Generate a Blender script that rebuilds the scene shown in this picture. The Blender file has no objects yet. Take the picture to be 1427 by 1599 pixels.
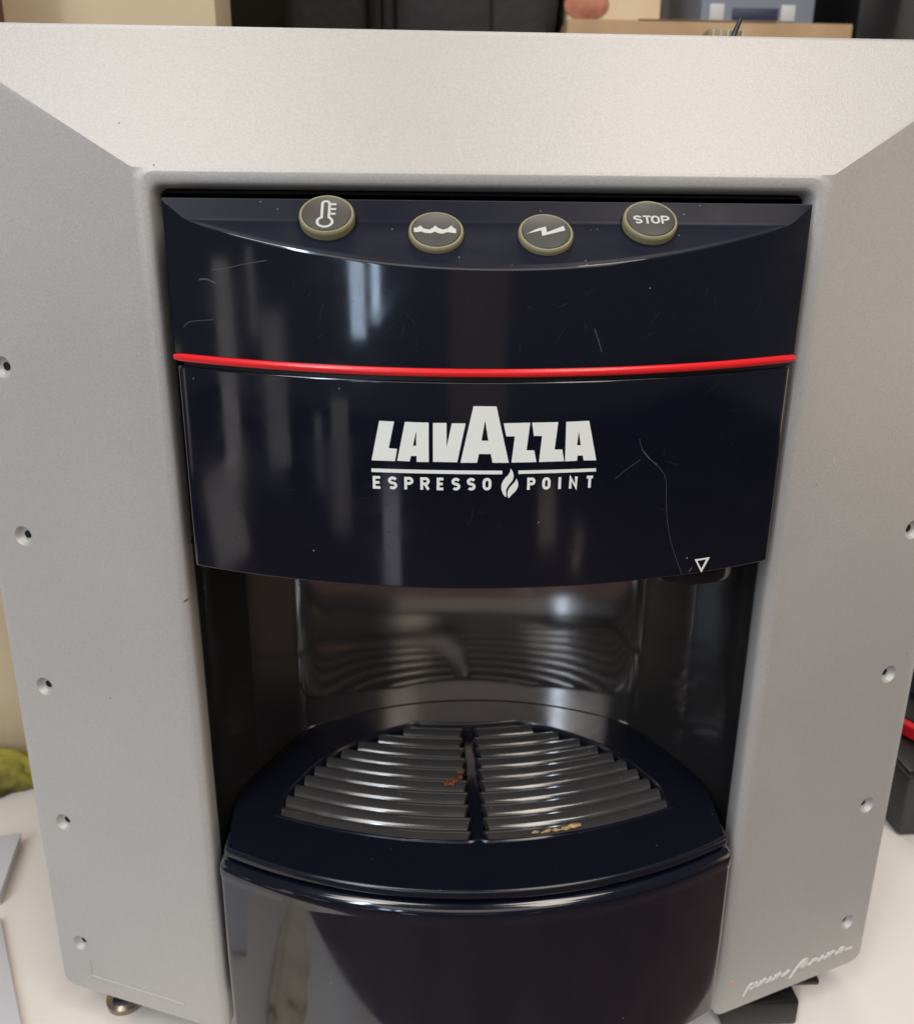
import bpy, bmesh, math, random
from math import sin, cos, pi, sqrt, radians, asin
from mathutils import Vector, Matrix
from mathutils.geometry import tessellate_polygon
rnd = random.Random(7)
scene = bpy.context.scene
COL = scene.collection

# ---------------------------------------------------------------- camera
cd = bpy.data.cameras.new("camera")
cam = bpy.data.objects.new("camera", cd)
COL.objects.link(cam)
right = Vector((0.9991, -0.0419, 0.0076)); fwd = Vector((0.0423, 0.9554, -0.2922))
fwd.normalize(); right = (right - fwd * right.dot(fwd)).normalized(); up = right.cross(fwd)
m = Matrix((right, up, -fwd)).transposed().to_4x4()
m.translation = Vector((-0.0209, -0.2679, -0.0158))
cam.matrix_world = m
cd.sensor_fit = 'HORIZONTAL'; cd.sensor_width = 36.0
cd.lens = 36.0 * 1284.0 / 1427.0
cd.shift_y = -26.2 / 1427.0
cd.clip_start = 0.01; cd.clip_end = 60
cd.dof.use_dof = True; cd.dof.focus_distance = 0.262; cd.dof.aperture_fstop = 18.0
scene.camera = cam

# ---------------------------------------------------------------- world, lamps, exposure
w = bpy.data.worlds.new("World"); scene.world = w; w.use_nodes = True
bg = w.node_tree.nodes['Background']; bg.inputs[0].default_value = (0.95, 0.93, 0.95, 1); bg.inputs[1].default_value = 0.10
scene.view_settings.view_transform = 'Standard'; scene.view_settings.look = 'None'
scene.view_settings.exposure = 0.0; scene.view_settings.gamma = 1.0

def area(name, loc, target, sx, sy, power, color, roll=0.0):
    l = bpy.data.lights.new(name, 'AREA'); l.shape = 'RECTANGLE'; l.size = sx; l.size_y = sy
    l.energy = power; l.color = color
    o = bpy.data.objects.new(name, l); COL.objects.link(o); o.location = loc
    o.rotation_euler = (Vector(target) - Vector(loc)).to_track_quat('-Z', 'Y').to_euler()
    if roll: o.rotation_euler.rotate_axis('Z', radians(roll))
    return o
PC = Vector((0, -0.03, -0.06))
def polar(az, el, d):      # direction seen from the front of the machine; az to the right
    a, e = radians(az), radians(el)
    return PC + Vector((sin(a) * cos(e), -cos(a) * cos(e), sin(e))) * d
# ceiling fluorescents
area('ceiling_or_bounce_lamp', (0.65, -1.30, 1.40), (0.1, 0, 0), 0.35, 1.1, 11.0, (1.0, 0.90, 0.78))
area('ceiling_or_bounce_lamp', (-0.85, -1.25, 1.40), (0, 0, 0), 0.35, 1.1, 10.5, (0.97, 0.96, 0.95))
area('ceiling_or_bounce_lamp', (0.60, -0.60, 1.55), (0.1, 0, 0), 0.35, 0.9, 8.5, (1.0, 0.93, 0.87))
area('ceiling_or_bounce_lamp', (-0.55, -0.60, 1.55), (-0.1, 0, 0), 0.35, 0.9, 6.5, (1.0, 0.94, 0.90))
area('ceiling_or_bounce_lamp', (0.0, 0.9, 1.5), (0, 0.6, 0), 1.2, 0.3, 12, (1.0, 0.93, 0.84))
# daylight from a window left of the photographer, two tall lights
area('window_light', polar(-20.6, 0, 2.4), PC, 0.11, 0.62, 1.5, (0.62, 0.78, 1.0))
area('window_light', polar(-17.2, 1, 2.4), PC, 0.06, 0.56, 1.0, (0.62, 0.78, 1.0))
area('window_light', polar(-78, 8, 2.2), PC, 0.9, 1.0, 2.8, (0.90, 0.95, 1.0))
# dim lamps added only so the glossy panels mirror upright strips
area('added_reflection_light', polar(-46, -8, 2.3), PC, 0.13, 0.62, 0.22, (1.0, 0.93, 0.88))
area('added_reflection_light', polar(-49, -18.5, 2.0), PC, 0.24, 0.26, 0.13, (1.0, 0.92, 0.86), 14)
area('added_reflection_light', polar(-57, -11, 2.2), PC, 0.07, 0.30, 0.06, (1.0, 0.92, 0.86), -6)
area('added_reflection_light', polar(-40.5, -3, 2.3), PC, 0.05, 0.30, 0.035, (1.0, 0.93, 0.9))
area('added_reflection_light', polar(-29, -14, 2.3), PC, 0.05, 0.22, 0.02, (0.9, 0.92, 1.0), 4)
area('added_reflection_light', polar(16.5, -19, 2.3), PC, 0.13, 0.20, 0.045, (1.0, 0.86, 0.66), 7)
area('added_reflection_light', polar(23, -21.5, 2.3), PC, 0.06, 0.14, 0.018, (1.0, 0.84, 0.74), -14)
area('added_reflection_light', polar(2, -4, 2.4), PC, 0.45, 0.75, 0.16, (1.0, 0.66, 0.56))  # added brown-red lamp, tints the middle of the door reflection
area('added_reflection_light', polar(-37, -10, 2.3), PC, 0.17, 0.42, 0.12, (1.0, 0.93, 0.92), 2)
area('added_reflection_light', polar(-25, -15, 2.3), PC, 0.13, 0.4, 0.08, (1.0, 0.92, 0.88), -2.5)
area('added_reflection_light', polar(-15.0, -20.5, 2.3), PC, 0.13, 0.36, 0.16, (0.84, 0.80, 1.0))
area('window_light', polar(-28.8, 25, 2.4), PC, 0.12, 0.9, 13.0, (0.66, 0.80, 1.0))
area('ceiling_or_bounce_lamp', (0.1, -3.2, 1.45), PC, 3.0, 1.4, 19, (1.0, 0.92, 0.86))  # added broad lamp standing in for bounce off the lit ceiling
area('room_light', polar(78, 0, 2.2), PC, 0.8, 0.9, 4.2, (1.0, 0.76, 0.56))

# ---------------------------------------------------------------- materials
def mat(name, color, rough=0.5, metal=0.0, spec=0.5, coat=0.0, coat_rough=0.05):
    m = bpy.data.materials.new(name); m.use_nodes = True
    b = m.node_tree.nodes['Principled BSDF']
    b.inputs['Base Color'].default_value = (*color, 1); b.inputs['Roughness'].default_value = rough
    b.inputs['Metallic'].default_value = metal; b.inputs['Specular IOR Level'].default_value = spec
    b.inputs['Coat Weight'].default_value = coat; b.inputs['Coat Roughness'].default_value = coat_rough
    return m
def nd(m, t, **kw):
    n = m.node_tree.nodes.new(t)
    for k, v in kw.items():
        if hasattr(n, k): setattr(n, k, v)
        else: n.inputs[k].default_value = v
    return n
def lk(m, a, b): m.node_tree.links.new(a, b)
def bsdf(m): return m.node_tree.nodes['Principled BSDF']
def coords(m):
    return nd(m, 'ShaderNodeTexCoord').outputs['Object']
def noise_bump(m, scale, strength, dist=0.0002, detail=2):
    n = nd(m, 'ShaderNodeTexNoise', Scale=scale, Detail=detail); lk(m, coords(m), n.inputs['Vector'])
    b = nd(m, 'ShaderNodeBump', Strength=strength, Distance=dist); lk(m, n.outputs['Fac'], b.inputs['Height'])
    lk(m, b.outputs['Normal'], bsdf(m).inputs['Normal']); return n
def mottled(m, c1, c2, scale, lo=0.35, hi=0.65, detail=4):
    n = nd(m, 'ShaderNodeTexNoise', Scale=scale, Detail=detail); lk(m, coords(m), n.inputs['Vector'])
    r = nd(m, 'ShaderNodeValToRGB'); e = r.color_ramp.elements
    e[0].position = lo; e[0].color = (*c1, 1); e[1].position = hi; e[1].color = (*c2, 1)
    lk(m, n.outputs['Fac'], r.inputs['Fac']); lk(m, r.outputs['Color'], bsdf(m).inputs['Base Color']); return r

# silver metallic paint with grain
M_SILVER = mat('silver_paint', (0.50, 0.485, 0.465), 0.46, 0.22)
def build_silver(m):
    b = bsdf(m); tc = coords(m)
    fl = nd(m, 'ShaderNodeTexNoise', Scale=1500.0, Detail=1.0); lk(m, tc, fl.inputs['Vector'])
    fine = nd(m, 'ShaderNodeTexNoise', Scale=1350.0, Detail=3.0); lk(m, tc, fine.inputs['Vector'])
    big = nd(m, 'ShaderNodeTexNoise', Scale=14.0, Detail=4.0); lk(m, tc, big.inputs['Vector'])
    r = nd(m, 'ShaderNodeValToRGB'); e = r.color_ramp.elements
    e[0].position = 0.3; e[0].color = (0.46, 0.445, 0.42, 1); e[1].position = 0.7; e[1].color = (0.515, 0.498, 0.47, 1)
    lk(m, fl.outputs['Fac'], r.inputs['Fac'])
    mx = nd(m, 'ShaderNodeMix', data_type='RGBA', blend_type='MULTIPLY'); mx.inputs[0].default_value = 0.6
    lk(m, r.outputs['Color'], mx.inputs[6]); lk(m, big.outputs['Color'], mx.inputs[7])
    r2 = nd(m, 'ShaderNodeValToRGB'); e = r2.color_ramp.elements
    e[0].position = 0.3; e[0].color = (0.9, 0.9, 0.9, 1); e[1].position = 0.7; e[1].color = (1, 1, 1, 1)
    lk(m, big.outputs['Fac'], r2.inputs['Fac']); lk(m, r2.outputs['Color'], mx.inputs[7])
    # small dark specks of dirt
    vo = nd(m, 'ShaderNodeTexVoronoi', Scale=60.0); lk(m, tc, vo.inputs['Vector'])
    th = nd(m, 'ShaderNodeMath', operation='LESS_THAN'); th.inputs[1].default_value = 0.018
    lk(m, vo.outputs['Distance'], th.inputs[0])
    mx2 = nd(m, 'ShaderNodeMix', data_type='RGBA'); lk(m, th.outputs[0], mx2.inputs[0])
    lk(m, mx.outputs[2], mx2.inputs[6]); mx2.inputs[7].default_value = (0.16, 0.14, 0.12, 1)
    lk(m, mx2.outputs[2], b.inputs['Base Color'])
    rr = nd(m, 'ShaderNodeMapRange'); rr.inputs[3].default_value = 0.40; rr.inputs[4].default_value = 0.50
    lk(m, big.outputs['Fac'], rr.inputs[0]); lk(m, rr.outputs[0], b.inputs['Roughness'])
    bp = nd(m, 'ShaderNodeBump', Strength=0.55, Distance=0.00012); lk(m, fine.outputs['Fac'], bp.inputs['Height'])
    lk(m, bp.outputs['Normal'], b.inputs['Normal'])
build_silver(M_SILVER)

def dusty(m, base, dust=(0.35, 0.34, 0.33), scale=260.0, thr=0.05, keep=0.82, smear=0.0, rough=(0.05, 0.12), coat=False):
    """dark plastic with sparse specks of dust and faint greasy smears"""
    b = bsdf(m); tc = coords(m)
    if coat: b.inputs['Coat Weight'].default_value = 1.0; b.inputs['Coat IOR'].default_value = 1.62; b.inputs['Specular IOR Level'].default_value = 0.10
    vo = nd(m, 'ShaderNodeTexVoronoi', Scale=scale); lk(m, tc, vo.inputs['Vector'])
    t1 = nd(m, 'ShaderNodeMath', operation='LESS_THAN'); t1.inputs[1].default_value = thr; lk(m, vo.outputs['Distance'], t1.inputs[0])
    sp = nd(m, 'ShaderNodeSeparateColor'); lk(m, vo.outputs['Color'], sp.inputs[0])
    t2 = nd(m, 'ShaderNodeMath', operation='GREATER_THAN'); t2.inputs[1].default_value = keep; lk(m, sp.outputs[0], t2.inputs[0])
    ml = nd(m, 'ShaderNodeMath', operation='MULTIPLY'); lk(m, t1.outputs[0], ml.inputs[0]); lk(m, t2.outputs[0], ml.inputs[1])
    mx = nd(m, 'ShaderNodeMix', data_type='RGBA'); lk(m, ml.outputs[0], mx.inputs[0])
    mx.inputs[6].default_value = (*base, 1); mx.inputs[7].default_value = (*dust, 1)
    lk(m, mx.outputs[2], b.inputs['Base Color'])
    n = nd(m, 'ShaderNodeTexNoise', Scale=38.0, Detail=6.0, Distortion=1.2); lk(m, tc, n.inputs['Vector'])
    mr = nd(m, 'ShaderNodeMapRange'); mr.inputs[1].default_value = 0.35; mr.inputs[2].default_value = 0.7
    mr.inputs[3].default_value = rough[0]; mr.inputs[4].default_value = rough[1]
    lk(m, n.outputs['Fac'], mr.inputs[0]); lk(m, mr.outputs[0], b.inputs['Roughness'])
    if coat:
        mc = nd(m, 'ShaderNodeMapRange'); mc.inputs[1].default_value = 0.4; mc.inputs[2].default_value = 0.75; mc.inputs[3].default_value = 0.055; mc.inputs[4].default_value = 0.13
        lk(m, n.outputs['Fac'], mc.inputs[0]); lk(m, mc.outputs[0], b.inputs['Coat Roughness'])
    n2 = nd(m, 'ShaderNodeTexNoise', Scale=22.0, Detail=2.0); lk(m, tc, n2.inputs['Vector'])
    bp = nd(m, 'ShaderNodeBump', Strength=0.10, Distance=0.0006); lk(m, n2.outputs['Fac'], bp.inputs['Height'])
    lk(m, bp.outputs['Normal'], b.inputs['Normal'])
    if coat: lk(m, bp.outputs['Normal'], b.inputs['Coat Normal'])
M_NAVY = mat('navy_gloss_plastic', (0.0035, 0.0045, 0.011), 0.07); dusty(M_NAVY, (0.0033, 0.0044, 0.0105), keep=0.88, thr=0.045, scale=200, rough=(0.16, 0.28), coat=True)
M_TOP = mat('navy_satin_plastic', (0.010, 0.011, 0.021), 0.35, spec=0.14); dusty(M_TOP, (0.010, 0.011, 0.021), scale=420, thr=0.07, keep=0.72, rough=(0.30, 0.42))
M_TRAY = mat('tray_satin_plastic', (0.006, 0.007, 0.013), 0.3); dusty(M_TRAY, (0.006, 0.007, 0.013), scale=330, thr=0.05, keep=0.86, rough=(0.14, 0.25))
M_SLAT = mat('slat_plastic', (0.048, 0.047, 0.047), 0.18, spec=0.9); dusty(M_SLAT, (0.048, 0.047, 0.047), dust=(0.25, 0.2, 0.14), scale=300, thr=0.08, keep=0.8, rough=(0.07, 0.22))
M_BLACK = mat('black_plastic', (0.006, 0.006, 0.007), 0.35)
M_LINER = mat('cavity_black_plastic', (0.004, 0.004, 0.005), 0.14, spec=0.5); noise_bump(M_LINER, 60, 0.08)
M_BACK = mat('smoked_metal', (0.40, 0.365, 0.335), 0.13, 0.95)
def build_back(m):
    n = nd(m, 'ShaderNodeTexNoise', Scale=30.0, Detail=5.0); lk(m, coords(m), n.inputs['Vector'])
    mr = nd(m, 'ShaderNodeMapRange'); mr.inputs[3].default_value = 0.05; mr.inputs[4].default_value = 0.15
    lk(m, n.outputs['Fac'], mr.inputs[0]); lk(m, mr.outputs[0], bsdf(m).inputs['Roughness'])
build_back(M_BACK)
M_SIDE = mat('smoked_side_plastic', (0.02, 0.019, 0.019), 0.16, 0.0, 0.7)
M_RED = mat('red_plastic', (0.80, 0.02, 0.025), 0.22)
M_WHITE = mat('white_print', (0.80, 0.82, 0.77), 0.4)
M_RING = mat('olive_ring', (0.29, 0.265, 0.145), 0.4)
M_CAP = mat('grey_button_face', (0.062, 0.060, 0.055), 0.42, spec=0.3); noise_bump(M_CAP, 700, 0.15, 0.0001)
M_SYM = mat('button_symbol_print', (0.54, 0.53, 0.49), 0.5)
M_SCR = mat('raised_silver_script', (0.60, 0.59, 0.56), 0.5)
M_SCRATCH = mat('pale_scratch', (0.07, 0.07, 0.075), 0.5)
M_RUST = mat('rust', (0.20, 0.075, 0.02), 0.7)
M_CHIP = mat('orange_fleck', (0.75, 0.36, 0.20), 0.6)
M_CRUMB = mat('coffee_residue', (0.08, 0.025, 0.01), 0.5); mottled(M_CRUMB, (0.05, 0.014, 0.005), (0.26, 0.09, 0.03), 500)
M_TAN = mat('tan_residue', (0.45, 0.28, 0.12), 0.6); mottled(M_TAN, (0.25, 0.14, 0.06), (0.62, 0.42, 0.2), 700)
M_HOLE = mat('screw_hole_dark', (0.002, 0.002, 0.002), 0.8)
M_TABLE = mat('white_laminate', (0.72, 0.69, 0.66), 0.30); mottled(M_TABLE, (0.76, 0.72, 0.67), (0.82, 0.78, 0.735), 6)
M_FLOOR = mat('red_brown_floor', (0.28, 0.19, 0.17), 0.5); mottled(M_FLOOR, (0.12, 0.08, 0.076), (0.17, 0.11, 0.104), 8)
M_WALL = mat('cream_wall', (0.66, 0.54, 0.36), 0.7); mottled(M_WALL, (0.52, 0.415, 0.265), (0.58, 0.47, 0.31), 9)
M_BROWN = mat('red_brown_wood', (0.20, 0.06, 0.035), 0.4); mottled(M_BROWN, (0.15, 0.04, 0.02), (0.25, 0.08, 0.045), 30)
M_DARKWALL = mat('dark_panel', (0.045, 0.040, 0.037), 0.6)
M_BAG = mat('black_cloth', (0.018, 0.017, 0.017), 0.75); noise_bump(M_BAG, 120, 0.4, 0.002)
M_CARD = mat('brown_cardboard', (0.42, 0.28, 0.16), 0.8); mottled(M_CARD, (0.37, 0.24, 0.13), (0.46, 0.31, 0.18), 25)
M_PRINT = mat('printed_carton', (0.7, 0.55, 0.33), 0.5); mottled(M_PRINT, (0.68, 0.50, 0.30), (0.74, 0.62, 0.42), 14)
M_PRINTRED = mat('printed_brown_red', (0.30, 0.07, 0.03), 0.5); mottled(M_PRINTRED, (0.20, 0.04, 0.02), (0.5, 0.2, 0.1), 40)
M_BLUEGREY = mat('blue_grey_plastic', (0.20, 0.23, 0.28), 0.5)
M_NAVYSLOT = mat('navy_slot', (0.02, 0.025, 0.06), 0.5)
M_PALE = mat('pale_grey_plastic', (0.5, 0.5, 0.5), 0.5)
M_GREYBOX = mat('dark_grey_box', (0.045, 0.042, 0.040), 0.6)
M_CLOTH = mat('yellow_green_cloth', (0.40, 0.36, 0.03), 0.9)
def build_cloth(m):
    mottled(m, (0.07, 0.055, 0.015), (0.38, 0.34, 0.05), 34, 0.36, 0.58)
build_cloth(M_CLOTH)
M_PAPER = mat('cool_white_card', (0.62, 0.63, 0.68), 0.6)
M_CREAM = mat('crumpled_cream_paper', (0.86, 0.79, 0.60), 0.7); noise_bump(M_CREAM, 40, 0.5, 0.004)
M_STEEL = mat('tarnished_steel', (0.30, 0.25, 0.20), 0.3, 0.9); noise_bump(M_STEEL, 90, 0.4, 0.002)
M_FOOT = mat('pale_foot_plastic', (0.52, 0.49, 0.43), 0.45)
M_TAN2 = mat('woven_pale_rib', (0.40, 0.34, 0.22), 0.85)
M_STRAP = mat('woven_tan_strap', (0.30, 0.24, 0.13), 0.8); noise_bump(M_STRAP, 500, 0.6, 0.001)

# ---------------------------------------------------------------- helpers
def link(name, me, material, parent=None, smooth=35, **props):
    me.materials.append(material) if material else None
    if smooth:
        for p in me.polygons: p.use_smooth = True
        me.set_sharp_from_angle(angle=radians(smooth))
    o = bpy.data.objects.new(name, me); COL.objects.link(o)
    if parent: o.parent = parent
    for k, v in props.items(): o[k] = v
    return o
def mesh(name, verts, faces, material, parent=None, smooth=35, fix=True, **props):
    me = bpy.data.meshes.new(name); me.from_pydata([tuple(v) for v in verts], [], faces)
    if fix:
        bm = bmesh.new(); bm.from_mesh(me); bmesh.ops.remove_doubles(bm, verts=bm.verts, dist=1e-6)
        bmesh.ops.recalc_face_normals(bm, faces=bm.faces); bm.to_mesh(me); bm.free()
    return link(name, me, material, parent, smooth, **props)
def from_bm(name, bm, material, parent=None, smooth=35, **props):
    bmesh.ops.recalc_face_normals(bm, faces=bm.faces)
    me = bpy.data.meshes.new(name); bm.to_mesh(me); bm.free()
    return link(name, me, material, parent, smooth, **props)
def thing(name, label, cat, loc=(0, 0, 0), group=None):
    o = bpy.data.objects.new(name, None); COL.objects.link(o); o.location = loc; o.empty_display_size = 0.02
    o['label'] = label; o['category'] = cat
    if group: o['group'] = group
    return o
def add_box(bm, x0, x1, y0, y1, z0, z1, bevel=0.0, seg=2, mtx=None):
    r = bmesh.ops.create_cube(bm, size=1.0)
    vs = r['verts']
    bmesh.ops.scale(bm, vec=(x1 - x0, y1 - y0, z1 - z0), verts=vs)
    bmesh.ops.translate(bm, vec=((x0 + x1) / 2, (y0 + y1) / 2, (z0 + z1) / 2), verts=vs)
    if bevel > 0:
        es = list({e for v in vs for e in v.link_edges})
        out = bmesh.ops.bevel(bm, geom=es, offset=bevel, segments=seg, profile=0.5, affect='EDGES')
        vs = list({v for f in out['faces'] for v in f.verts} | {v for v in vs if v.is_valid})
    if mtx: bmesh.ops.transform(bm, matrix=mtx, verts=vs)
    return vs
def box(name, dims, material, parent=None, bevel=0.001, mtx=None, **props):
    bm = bmesh.new(); add_box(bm, *dims, bevel=bevel, mtx=mtx)
    return from_bm(name, bm, material, parent, **props)
def fillet(pts, i, r, seg=4):
    """replace pts[i] of a 2-D polyline by an arc of radius about r"""
    p0, p, p1 = Vector(pts[i - 1]), Vector(pts[i]), Vector(pts[i + 1])
    a = (p0 - p); b = (p1 - p); r = min(r, a.length * .49, b.length * .49)
    a.normalize(); b.normalize(); A = p + a * r; B = p + b * r
    arc = []
    for k in range(seg + 1):
        t = k / seg; arc.append((A * (1 - t) ** 2 + p * 2 * t * (1 - t) + B * t * t))
    return [Vector(q) for q in pts[:i]] + arc + [Vector(q) for q in pts[i + 1:]]
def grid_faces(nu, nv, close_v=False):
    f = []
    for i in range(nu - 1):
        for j in range(nv - 1 + (1 if close_v else 0)):
            j2 = (j + 1) % nv
            f.append((i * nv + j, (i + 1) * nv + j, (i + 1) * nv + j2, i * nv + j2))
    return f
def catmull(P, n=6):
    P = [Vector(p) for p in P]; Q = [P[0] * 2 - P[1]] + P + [P[-1] * 2 - P[-2]]; out = []
    for i in range(1, len(Q) - 2):
        for k in range(n):
            t = k / n; a, b, c, d = Q[i - 1], Q[i], Q[i + 1], Q[i + 2]
            out.append(0.5 * ((2 * b) + (c - a) * t + (2 * a - 5 * b + 4 * c - d) * t * t + (3 * b - a - 3 * c + d) * t ** 3))
    out.append(P[-1]); return out
def tube(bm, path, radius, seg=8, caps=True):
    path = [Vector(p) for p in path]; rings = []; n = len(path)
    ref = Vector((0, -1, 0.01)).normalized()
    for i, p in enumerate(path):
        t = (path[min(i + 1, n - 1)] - path[max(i - 1, 0)])
        if t.length < 1e-9: t = Vector((1, 0, 0))
        t.normalize(); a = t.cross(ref)
        if a.length < 1e-4: a = t.cross(Vector((0, 0, 1)))
        a.normalize(); b = a.cross(t)
        r = radius(i / (n - 1)) if callable(radius) else radius
        rings.append([bm.verts.new(p + a * (r * cos(2 * pi * k / seg)) + b * (r * sin(2 * pi * k / seg))) for k in range(seg)])
    for i in range(n - 1):
        for k in range(seg):
            bm.faces.new((rings[i][k], rings[i][(k + 1) % seg], rings[i + 1][(k + 1) % seg], rings[i + 1][k]))
    if caps: bm.faces.new(rings[0]); bm.faces.new(rings[-1])
def poly2d(bm, outline, holes=()):
    """flat filled 2-D polygon (z = 0) with holes"""
    es = []
    for loop in [outline] + list(holes):
        vs = [bm.verts.new((p[0], p[1], 0)) for p in loop]
        es += [bm.edges.new((vs[i], vs[(i + 1) % len(vs)])) for i in range(len(vs))]
    bmesh.ops.triangle_fill(bm, edges=es, use_beauty=True, use_dissolve=False)
def ribbon2d(bm, pts, width, closed=False):
    P = [Vector((p[0], p[1])) for p in pts]; n = len(P); L = []; Rr = []
    for i in range(n):
        if closed: a, b = P[i - 1], P[(i + 1) % n]
        else: a, b = P[max(i - 1, 0)], P[min(i + 1, n - 1)]
        d0 = (P[i] - a).normalized() if (P[i] - a).length > 1e-9 else (b - P[i]).normalized()
        d1 = (b - P[i]).normalized() if (b - P[i]).length > 1e-9 else d0
        n0 = Vector((-d0.y, d0.x)); n1 = Vector((-d1.y, d1.x)); mm = n0 + n1
        if mm.length < 1e-6: mm = n0
        mm.normalize(); k = width / 2 / max(mm.dot(n0), 0.4)
        L.append(bm.verts.new((*(P[i] + mm * k), 0))); Rr.append(bm.verts.new((*(P[i] - mm * k), 0)))
    for i in range(n if closed else n - 1):
        j = (i + 1) % n; bm.faces.new((L[i], Rr[i], Rr[j], L[j]))
def bisect_x(bm, step):
    xs = [v.co.x for v in bm.verts]
    if not xs: return
    x = (math.floor(min(xs) / step) + 1) * step
    while x < max(xs):
        bmesh.ops.bisect_plane(bm, geom=bm.verts[:] + bm.edges[:] + bm.faces[:], plane_co=(x, 0, 0), plane_no=(1, 0, 0)); x += step
def glyph(ch, x0, z0, x1, z1):
    """strokes of a plain sans capital in the box, list of (points, closed)"""
    W, H = x1 - x0, z1 - z0
    def P(*q): return [(x0 + a * W, z0 + b * H) for a, b in q]
    def arc(cx, cz, rx, rz, a0, a1, n=8): return [(cx + rx * cos(radians(a0 + (a1 - a0) * k / n)), cz + rz * sin(radians(a0 + (a1 - a0) * k / n))) for k in range(n + 1)]
    if ch == 'E': return [(P((1, 1), (0, 1), (0, 0), (1, 0)), 0), (P((0, .5), (.88, .5)), 0)]
    if ch == 'I': return [(P((.5, 1.1), (.5, -.1)), 0)]
    if ch == 'T': return [(P((-.1, 1), (1.1, 1)), 0), (P((.5, 1), (.5, -.12)), 0)]
    if ch == 'N': return [(P((0, -.12), (0, 1), (1, 0), (1, 1.12)), 0)]
    if ch == 'P' or ch == 'R':
        b = P(*([(0, -.12), (0, 1), (.55, 1)] + arc(.55, .74, .45, .26, 80, -80) + [(.55, .48), (0, .48)]))
        s = [(b, 0)]
        if ch == 'R': s.append((P((.5, .48), (1.02, -.1)), 0))
        return s
    if ch == 'O': return [(P(*(arc(.5, .68, .5, .32, 0, 180) + arc(.5, .32, .5, .32, 180, 360))), 1)]
    if ch == 'S': return [(P(*([(1, .86)] + arc(.5, .75, .5, .25, 40, 260, 10) + arc(.5, .25, .5, .25, 80, -140, 10))), 0)]

def lathe(bm, prof, seg, mtx):
    rings = [[bm.verts.new(mtx @ Vector((r * cos(2 * pi * k / seg), r * sin(2 * pi * k / seg), h))) for k in range(seg)] if r > 0 else [bm.verts.new(mtx @ Vector((0, 0, h)))] for r, h in prof]
    for a, b in zip(rings[:-1], rings[1:]):
        for k in range(seg):
            k2 = (k + 1) % seg
            if len(b) == 1: bm.faces.new((a[k], a[k2], b[0]))
            elif len(a) == 1: bm.faces.new((a[0], b[k2], b[k]))
            else: bm.faces.new((a[k], a[k2], b[k2], b[k]))

# ---------------------------------------------------------------- key dimensions (metres)
A = 0.1014; B = 0.1060; ZR1 = 0.0047; KS = 0.354; CO = 0.181; ZT = 0.0497; ZB = -0.3321
HW = 0.0953; YC = -0.01384; RC = 0.2911
PW = 0.0966; YP = -0.01108; RP = 0.1964
def cyl(x, hw, yc, R): return yc - (sqrt(max(R * R - x * x, 0)) - sqrt(R * R - hw * hw))
def ypan(x): return cyl(x, HW, YC, RC)
def zstripe(x): return -0.0487 - 0.00247 * (1 - (x / HW) ** 2)
def zdoor(x): return -0.1171 - 0.00247 * (1 - (x / HW) ** 2)
def onpanel(u, z, off=0.0):   # arc length u -> point on the bulging panel
    a = u / RC; cy = YC + sqrt(RC * RC - HW * HW)
    return Vector(((RC + off) * sin(a), cy - (RC + off) * cos(a), z))
def plan(hw, yc, R, n=72, back=0.03, r=0.0022):
    """plan outline of a bulging panel: side, rounded corner, arc, corner, side -> [(point, outward normal)]"""
    pts = [Vector((-hw, back))]
    xs = [-hw + 2 * hw * i / n for i in range(n + 1)]
    arc = [Vector((x, cyl(x, hw, yc, R))) for x in xs]
    P = pts + arc + [Vector((hw, back))]
    P = fillet(P, len(P) - 2, r, 4); P = fillet(P, 1, r, 4)
    out = []
    for i, p in enumerate(P):
        d = (P[min(i + 1, len(P) - 1)] - P[max(i - 1, 0)]).normalized()
        out.append((p, Vector((d.y, -d.x))))
    return out
def shell(name, pl, prof, material, parent, **kw):
    """loft of a (offset, z) profile, given per plan point, round a plan outline"""
    V = []; nv = None
    for p, n in pl:
        pr = prof(p.x); nv = len(pr)
        for o, z in pr:
            q = p + n * o; V.append((q.x, q.y, z))
    o = mesh(name, V, grid_faces(len(pl), nv), material, parent, **kw)
    md = o.modifiers.new('wn', 'WEIGHTED_NORMAL'); md.keep_sharp = True; md.weight = 100
    return o

WX1 = -0.1280
# ================================================================ setting
mesh('floor', [(-5, -5, -1.1), (5, -5, -1.1), (5, 5, -1.1), (-5, 5, -1.1)], [(0, 1, 2, 3)], M_FLOOR, smooth=0, kind='structure')
box('wall', (-1.2, WX1, 0.225, 0.265, -1.1, 0.75), M_WALL, bevel=0.002, kind='structure')
box('back_wall', (-1.6, 1.8, 1.25, 1.3, -1.1, 1.3), M_DARKWALL, bevel=0.002, kind='structure')

TZ = -0.352
table = thing('table', 'glossy white table carrying the coffee machine, seen on both sides of its foot', 'table', (0, 0, -1.1))
table.location = (0, 0, 0)
bm = bmesh.new()
top = [bm.verts.new(p) for p in ((-0.75, -0.288, TZ), (0.62, 0.123, TZ), (0.62, 0.345, TZ), (WX1 + 0.006, 0.345, TZ), (WX1 + 0.006, 0.2235, TZ), (-0.75, 0.2235, TZ))]
f = bm.faces.new(top); ex = bmesh.ops.extrude_face_region(bm, geom=[f])
bmesh.ops.translate(bm, vec=(0, 0, -0.028), verts=[v for v in ex['geom'] if isinstance(v, bmesh.types.BMVert)])
bmesh.ops.bevel(bm, geom=bm.edges[:], offset=0.002, segments=2, profile=0.5, affect='EDGES')
from_bm('table_top', bm, M_TABLE, table)
for x, y in ((-0.70, -0.22), (0.55, 0.14), (0.55, 0.30), (-0.70, 0.19)):
    box('leg', (x - 0.02, x + 0.02, y - 0.02, y + 0.02, -1.0995, TZ - 0.0285), M_GREYBOX, table)

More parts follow.
